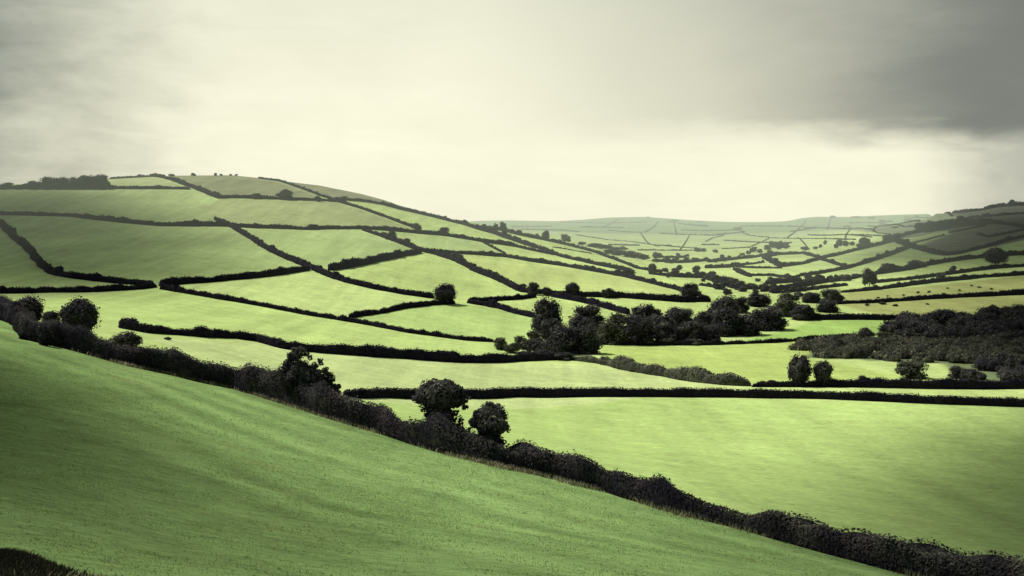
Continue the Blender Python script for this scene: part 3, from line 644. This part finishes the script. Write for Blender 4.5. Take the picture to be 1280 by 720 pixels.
BR = (0.20, 0.20, 0.085); YG = (0.42, 0.50, 0.12); GR = (0.35, 0.44, 0.175)
SHADE_CLOUDS = [   # unseen clouds added for their shade: shaded spot on the ground (x, y), altitude, extent, turn, density
 (-52, 88, 170, 28, 115, 0.45, 0.99),
 (-300, 720, 420, 140, 420, 0.36, 0.85),
 (385, 960, 480, 180, 480, -0.36, 0.97),
 (186, 410, 260, 56, 150, -0.37, 0.85),
 (76, 150, 180, 42, 130, -0.42, 0.95),
]
FIELDS = [
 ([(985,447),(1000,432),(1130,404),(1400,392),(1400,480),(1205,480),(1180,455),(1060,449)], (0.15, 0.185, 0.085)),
 ([(432,498),(800,497.5),(1100,503),(1400,511),(1400,762),(1180,728),(960,669),(760,616),(580,573),(440,532)], (0.39, 0.515, 0.17)),
 ([(320,427),(445,444),(640,453),(760,456),(890,480),(940,484),(800,496.5),(432,498),(402,505),(180,420)], (0.46, 0.545, 0.225)),
 ([(200,361),(320,382),(465,407),(618,428),(640,450),(495,447),(320,426),(150,410),(70,395),(0,367)], (0.41, 0.52, 0.18)),
 ([(436,398),(507,385),(584,379),(640,391),(670,400),(660,428),(582,426),(465,407)], (0.375, 0.49, 0.17)),
 ([(200,360),(262,354),(320,348),(386,338),(432,353),(507,368),(543,374),(540,381),(450,395),(436,399),(395,396),(275,374)], (0.43, 0.525, 0.20)),
 ([(530,316),(632,322),(722,336),(806,352),(876,371),(775,372),(700,370),(650,364),(620,349),(570,327)], (0.42, 0.50, 0.18)),
 ([(-300,300),(-300,240),(240,238),(272,249),(420,253),(520,288),(550,293.5),(607,303),(632,318),(570,317),(530,315),(500,320.5),(470,327),(432,335),(405,339),(357,342),(320,347),(262,353),(230,355),(196,358),(175,362),(-300,367)], GR),
 ([(190,221),(320,221),(345,227),(400,246),(418,253),(272,248),(250,239),(220,227)], (0.22, 0.235, 0.125)),
 ([(136,237),(238,238),(205,224),(188,221),(188,0,1250),(130,0,1250)], (0.29, 0.32, 0.15)),
 ([(322,223),(345,226.5),(375,236),(400,245),(420,252),(437,252),(460,254),(495,261),(535,271),(535,0,1300),(322,0,1300)], (0.21, 0.215, 0.125)),
 ([(272,249),(418,253),(470,268),(520,287),(425,287),(275,283),(240,262)], (0.29, 0.33, 0.145)),
 ([(-300,236),(238,237),(275,283),(160,279),(90,271),(-300,268)], (0.29, 0.36, 0.145)),
 ([(1184,320),(1140,310),(1190,291),(1233,283),(1300,282),(1300,296),(1218,313)], (0.12, 0.125, 0.085)),  # grey of the cloud shade put into this field's colour
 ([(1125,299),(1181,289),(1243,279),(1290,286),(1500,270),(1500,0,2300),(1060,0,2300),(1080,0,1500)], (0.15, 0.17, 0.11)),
 ([(1190,291),(1181,288),(1224,280),(1243,278),(1290,285),(1400,280),(1400,300),(1233,283)], (0.09, 0.095, 0.075)),  # darkness of the shaded crest painted into the ground colour
 ([(1190,270),(1243,279),(1290,286),(1500,270),(1500,0,1900),(1200,0,1900)], (0.06, 0.062, 0.05)),  # ground colour lowered to paint cloud shade on the right skyline
 ([(1050,382),(1056,366),(1280,344),(1400,335),(1400,395),(1130,400)], (0.33, 0.36, 0.13)),
 ([(745,432),(905,432),(1075,424),(1000,446),(1130,470),(950,482),(860,474),(760,455)], (0.38, 0.47, 0.14)),
 ([(910,430),(985,412),(1020,400),(1130,400),(1105,422)], (0.30, 0.44, 0.12)),
]
def grass_mat():
    m = bpy.data.materials.new('meadow_grass'); m.use_nodes = True; g = NT(m.node_tree)
    at = g.new('ShaderNodeVertexColor', layer_name='field'); geo = g.new('ShaderNodeNewGeometry'); P = geo.outputs['Position']
    big = g.noise(P, 0.018, 4, 0.6)
    mid = g.noise(g.mapping(P, (0.14, 0.34, 0.1), (0, 0, 0.15)), 1.0, 4, 0.65)
    strk = g.noise(g.mapping(P, (0.16, 0.010, 0.1), (0, 0, -0.72)), 1.0, 3, 0.6)
    fine = g.noise(g.mapping(P, (0.9, 1.6, 1)), 1.0, 6, 0.72)
    v = g.math('ADD', g.math('MULTIPLY', g.math('SUBTRACT', big, 0.5), 0.7), 1.0)
    v = g.math('ADD', v, g.math('MULTIPLY', g.math('SUBTRACT', mid, 0.5), 0.5))
    v = g.math('ADD', v, g.math('MULTIPLY', g.math('SUBTRACT', strk, 0.5), 0.6))
    # mowing stripes and old wheel tracks running down the near slope
    sx = g.new('ShaderNodeSeparateXYZ'); g.l.new(P, sx.inputs[0])
    u = g.math('ADD', g.math('MULTIPLY', sx.outputs[0], 0.81), g.math('MULTIPLY', sx.outputs[1], 0.59))
    u = g.math('ADD', u, g.math('MULTIPLY', g.noise(P, 0.012, 2), 26.0))
    st = g.math('ADD', g.math('MULTIPLY', g.math('SINE', g.math('MULTIPLY', u, 0.52)), 0.6), g.math('SINE', g.math('MULTIPLY', u, 0.83)))
    st = g.math('MULTIPLY', g.math('MULTIPLY', st, g.smooth(g.noise(P, 0.05, 3), 0.3, 0.7)), g.math('ADD', 0.035, g.math('MULTIPLY', at.outputs['Alpha'], 0.15)))
    v = g.math('ADD', v, st)
    v = g.math('ADD', v, g.math('MULTIPLY', g.math('SUBTRACT', fine, 0.5), 1.35))
    grain = g.noise(g.mapping(P, (2.2, 3.0, 2.0)), 1.0, 3, 0.7)
    v = g.math('ADD', v, g.math('MULTIPLY', g.math('SUBTRACT', grain, 0.5), g.math('ADD', 0.15, g.math('MULTIPLY', at.outputs['Alpha'], 0.75))))
    spk = g.smooth(g.noise(g.mapping(P, (0.5, 0.8, 0.5)), 1.0, 4, 0.7), 0.56, 0.72)
    v = g.math('MULTIPLY', v, g.math('SUBTRACT', 1.0, g.math('MULTIPLY', spk, g.math('MULTIPLY', big, 0.30))))
    comb = g.new('ShaderNodeCombineColor'); 
    for i in range(3): g.l.new(v, comb.inputs[i])
    c = g.mix(1.0, at.outputs[0], comb.outputs[0], 'MULTIPLY')
    dry = g.smooth(g.noise(g.mapping(P, (0.3, 0.3, 0.3)), 0.25, 5, 0.7), 0.55, 0.75)
    c = g.mix(g.math('MULTIPLY', dry, 0.25), c, (0.33, 0.30, 0.12, 1))
    bp = g.new('ShaderNodeBump'); bp.inputs['Strength'].default_value = 0.5; bp.inputs['Distance'].default_value = 0.25
    g.l.new(g.math('ADD', fine, g.math('MULTIPLY', mid, 0.8)), bp.inputs['Height'])
    d = g.new('ShaderNodeBsdfDiffuse'); g.l.new(c, d.inputs[0]); g.l.new(bp.outputs[0], d.inputs['Normal'])
    with_painted_haze(g, d.outputs[0]); return m
M_GRASS = grass_mat()
build_ground()

# rough grass: verge under the near hedge and tussocks on the bank at the viewer's feet
def blades(name, label, pos, hgt, wid, mat, seed, lean=0.5):
    r = np.random.default_rng(seed); n = len(pos)
    a = r.uniform(0, 6.283, n); d = np.stack([np.cos(a), np.sin(a), 0 * a], 1); e = np.stack([-np.sin(a), np.cos(a), 0 * a], 1)
    h = hgt * r.uniform(0.5, 1.4, n); w = (wid * r.uniform(0.6, 1.4, n))[:, None]; ln = (h * lean * r.uniform(-0.3, 1.2, n))[:, None]
    up = np.array([0, 0, 1.0])
    b = pos - np.array([0, 0, 0.03]); md = b + up * (h * 0.6)[:, None] + d * ln * 0.35; tp = b + up * h[:, None] + d * ln
    V = np.stack([b - e * w, b + e * w, tp + e * w * 0.15, md - e * w * 0.7], 1).reshape(-1, 3)
    o0 = pos.mean(0)
    o = mesh_obj(name, V - o0, np.arange(4 * n).reshape(n, 4), mat, r.uniform(0, 1, n) ** 1.3); o.location = o0
    return tag(o, label, 'grass', None, 'stuff')
pts = []
for k in range(len(NEAR) - 1):
    (x0, y0, _), (x1, y1, _) = NEAR[k], NEAR[k + 1]
    if x0 < 30: continue
    p0, p1 = ground(x0, y0), ground(x1, y1); L = np.hypot(*(p1 - p0)[:2]); n = int(L * 130)
    t = rng.uniform(0, 1, n); q = p0 + (p1 - p0) * t[:, None]
    patch = np.clip(0.75 + 0.5 * noise2(q[:, 0], q[:, 1], 31, 0.15, 1.2), 0.05, 1.3) * np.interp(q[:, 0], [-60, -10, 20], [0.25, 0.7, 1.25])
    q[:, 1] -= np.abs(rng.normal(size=n)) * 1.2 * patch - 0.5; q[:, 0] += rng.normal(size=n) * 0.2
    q[:, 2] = height(q[:, 0], q[:, 1]); pts.append(q)
blades('rough_grass', 'pale rough grass verge along the foot of the near hedge', np.concatenate(pts), 0.42, 0.04, M_TUFT, 41)

M_BLADE = foliage('meadow_grass_blades', (0.19, 0.28, 0.096), (0.26, 0.365, 0.13), 0.6)
nb = 300000
yb = 17 + 150 * rng.beta(1.3, 2.2, nb); xb = yb * rng.uniform(-0.47, 0.47, nb)
cl_ = noise2(xb, yb, 51, 0.4, 2.2, 12) + 0.6 * noise2(xb, yb, 52, 0.05, 0.3)
kp = cl_ + rng.normal(size=nb) * 1.0 > 0.1; xb, yb = xb[kp], yb[kp]
pl = [ground(a, b)[:2] for a, b, t in NEAR]
kp = pip(xb, yb, [(-900, 500), (-220, 330)] + [tuple(p) for p in pl] + [(300, 60), (300, -90), (-900, -90)]); xb, yb = xb[kp], yb[kp]
blades('meadow_grass', 'short green grass of the sloping foreground field', np.stack([xb, yb, height(xb, yb)], 1), 0.04 + 0.0006 * yb, 0.006 + 0.00020 * yb, M_BLADE, 43, 1.2)
# tussocky bank in the near left corner
bp_ = ground(12, 716); nb = 16000
q = np.stack([bp_[0] + rng.normal(size=nb) * 0.42, bp_[1] - 0.15 + rng.normal(size=nb) * 0.42, 0 * np.zeros(nb)], 1)
q[:, 2] = height(q[:, 0], q[:, 1]) + 0.26 * np.exp(-((q[:, 0] - bp_[0]) ** 2 / 0.5 + (q[:, 1] - bp_[1]) ** 2 / 0.4)) 
blades('tussock', 'dark tussock of coarse grass in the near left corner', q, 0.11, 0.010, foliage('coarse_grass_blades', (0.022, 0.024, 0.02), (0.15, 0.15, 0.095)), 44, 0.6)
nb = 900
q = np.stack([bp_[0] + rng.uniform(-0.2, 2.0, nb), bp_[1] - 0.1 + rng.normal(size=nb) * 0.35, np.zeros(nb)], 1); q[:, 2] = height(q[:, 0], q[:, 1])
blades('dry_grass', 'pale dry grass stems beside the dark tussock in the near left corner', q, 0.13, 0.008, M_TUFT, 45, 0.8)

# ------------------------------------------------------------------ camera
cam = bpy.data.cameras.new('camera'); co = bpy.data.objects.new('camera', cam); col.objects.link(co)
cam.sensor_width = 36; cam.lens = 45; cam.shift_y = -(360 - HY) / 1280.0; cam.clip_end = 20000; cam.clip_start = 0.5
co.location = (0, 0, 0); co.rotation_euler = (math.radians(90), 0, 0); sc.camera = co

# ------------------------------------------------------------------ light and sky
SUN_EL, SUN_AZ = math.radians(50), math.radians(-62)
sun = bpy.data.lights.new('sun', 'SUN'); sun.energy = 4.9; sun.angle = math.radians(5); sun.color = (1.0, 0.95, 0.84)
so = bpy.data.objects.new('sun', sun); col.objects.link(so)
from mathutils import Vector
sv = Vector((math.sin(SUN_AZ) * math.cos(SUN_EL), math.cos(SUN_AZ) * math.cos(SUN_EL), math.sin(SUN_EL)))
so.rotation_euler = (-sv).to_track_quat('-Z', 'Y').to_euler(); so.location = (0, 0, 300)

# unseen clouds added overhead to shade the slopes and darken the view's edges
def shade_cloud_mat():
    m = bpy.data.materials.new('shade_cloud_skin'); m.use_nodes = True; g = NT(m.node_tree)
    tc = g.new('ShaderNodeTexCoord'); ln = g.new('ShaderNodeVectorMath', operation='LENGTH'); g.l.new(g.mapping(tc.outputs['Object'], (1, 1, 0)), ln.inputs[0])
    inf = g.new('ShaderNodeObjectInfo')
    rad = g.math('ADD', ln.outputs['Value'], g.math('MULTIPLY', g.math('SUBTRACT', g.noise(tc.outputs['Object'], 2.2, 4), 0.5), 0.5))
    a = g.math('MULTIPLY', g.math('SUBTRACT', 1.0, g.smooth(rad, 0.25, 1.0)), inf.outputs['Alpha'])
    d = g.new('ShaderNodeBsdfDiffuse'); d.inputs[0].default_value = (0.75, 0.75, 0.74, 1)
    tp = g.new('ShaderNodeBsdfTransparent'); mx = g.new('ShaderNodeMixShader')
    g.l.new(a, mx.inputs[0]); g.l.new(tp.outputs[0], mx.inputs[1]); g.l.new(d.outputs[0], mx.inputs[2])
    o = g.new('ShaderNodeOutputMaterial'); g.l.new(mx.outputs[0], o.inputs[0]); return m
M_SHADE_CLOUD = shade_cloud_mat()
def shade_cloud(x, y, alt, rx, ry, rot, dens):
    z = float(height(x, y)); k = (alt - z) / sv.z
    r = np.random.default_rng(int(abs(x) + y)); n, m = 40, 24
    V, Q = blob((0, 0, 0), (1, 1, 1), n, m)
    f = 1 + 0.12 * noise3(V, int(abs(x)), 2, 6); V = V * f[:, None]; V[:, 2] = np.where(V[:, 2] < 0, V[:, 2] * 0.35, V[:, 2])
    o = mesh_obj('shade_cloud', V, Q, M_SHADE_CLOUD, None, None, True)
    o.location = (x + sv.x * k, y + sv.y * k, alt); o.scale = (rx, ry, 0.12 * (rx + ry)); o.rotation_euler = (0, 0, rot); o.color = (1, 1, 1, dens)
    tag(o, None, None, None, 'structure')
for c_ in SHADE_CLOUDS: shade_cloud(*c_)

w = bpy.data.worlds.new('World'); sc.world = w; w.use_nodes = True; g = NT(w.node_tree)
sky = g.new('ShaderNodeTexSky', sky_type='NISHITA'); sky.sun_disc = False; sky.sun_elevation = SUN_EL; sky.sun_rotation = SUN_AZ
tc = g.new('ShaderNodeTexCoord'); D = tc.outputs['Generated']
sp = g.new('ShaderNodeSeparateXYZ'); g.l.new(D, sp.inputs[0]); dx, dy, dz = sp.outputs
az = g.math('ARCTAN2', dx, dy)                      # bearing, 0 = up the valley
hor = g.math('SQRT', g.math('ADD', g.math('MULTIPLY', dx, dx), g.math('MULTIPLY', dy, dy)))
el = g.math('ARCTAN2', dz, hor)
# overcast: drifting cloud texture on a flat layer + broad brightness of the cloud deck by bearing
n1 = g.noise(g.mapping(D, (1.0, 1.0, 2.6)), 4.2, 6, 0.55, 0.4)
n2 = g.noise(g.mapping(D, (1.0, 1.0, 4.0), loc=(3.1, 0.4, 1.7)), 11.0, 6, 0.6, 0.6)
wob = g.math('ADD', g.math('MULTIPLY', g.math('SUBTRACT', n1, 0.5), 0.19), g.math('MULTIPLY', g.math('SUBTRACT', n2, 0.5), 0.07))
azw = g.math('ADD', az, wob); elw = g.math('ADD', el, g.math('MULTIPLY', wob, 0.35))
# heavy grey bank to the right, above a pale band over the horizon
bank = g.math('MULTIPLY', g.smooth(azw, -0.06, 0.20), g.smooth(elw, 0.059, 0.090))
bank = g.math('MULTIPLY', bank, g.math('ADD', 0.40, g.math('MULTIPLY', g.smooth(azw, 0.12, 0.40), 0.66)))
left = g.smooth(g.math('MULTIPLY', azw, -1.0), 0.22, 0.45)
right = g.smooth(azw, 0.29, 0.42)
top = g.smooth(elw, 0.07, 0.28)
behind = g.smooth(g.math('MULTIPLY', dy, -1.0), -0.75, 0.25)
cream = (1.0, 0.98, 0.75, 1)
c = g.mix(g.math('MULTIPLY', top, 0.5), cream, (0.55, 0.58, 0.50, 1))
c = g.mix(g.math('MULTIPLY', left, 1.0), c, (0.22, 0.24, 0.20, 1))
c = g.mix(g.math('MULTIPLY', right, 0.7), c, (0.22, 0.24, 0.23, 1))
c = g.mix(g.math('MULTIPLY', bank, 0.95), c, (0.205, 0.215, 0.185, 1))
c = g.mix(behind, c, (0.13, 0.14, 0.17, 1))
puff = g.math('ADD', 0.775, g.math('MULTIPLY', g.math('ADD', g.math('MULTIPLY', n1, 0.6), g.math('MULTIPLY', n2, 0.4)), 0.42))
cb = g.new('ShaderNodeCombineColor')
for i in range(3): g.l.new(puff, cb.inputs[i])
c = g.mix(1.0, c, cb.outputs[0], 'MULTIPLY')
bg1 = g.new('ShaderNodeBackground'); g.l.new(sky.outputs[0], bg1.inputs[0]); bg1.inputs[1].default_value = 0.08
bg2 = g.new('ShaderNodeBackground'); g.l.new(c, bg2.inputs[0]); bg2.inputs[1].default_value = 1.0
mx = g.new('ShaderNodeMixShader'); mx.inputs[0].default_value = 0.95
g.l.new(bg1.outputs[0], mx.inputs[1]); g.l.new(bg2.outputs[0], mx.inputs[2])
out = g.new('ShaderNodeOutputWorld'); g.l.new(mx.outputs[0], out.inputs[0])

sc.view_settings.view_transform = 'Standard'; sc.view_settings.look = 'None'; sc.view_settings.exposure = 0; sc.view_settings.gamma = 1
sc.cycles.use_denoising = True; sc.cycles.max_bounces = 5; sc.cycles.diffuse_bounces = 3
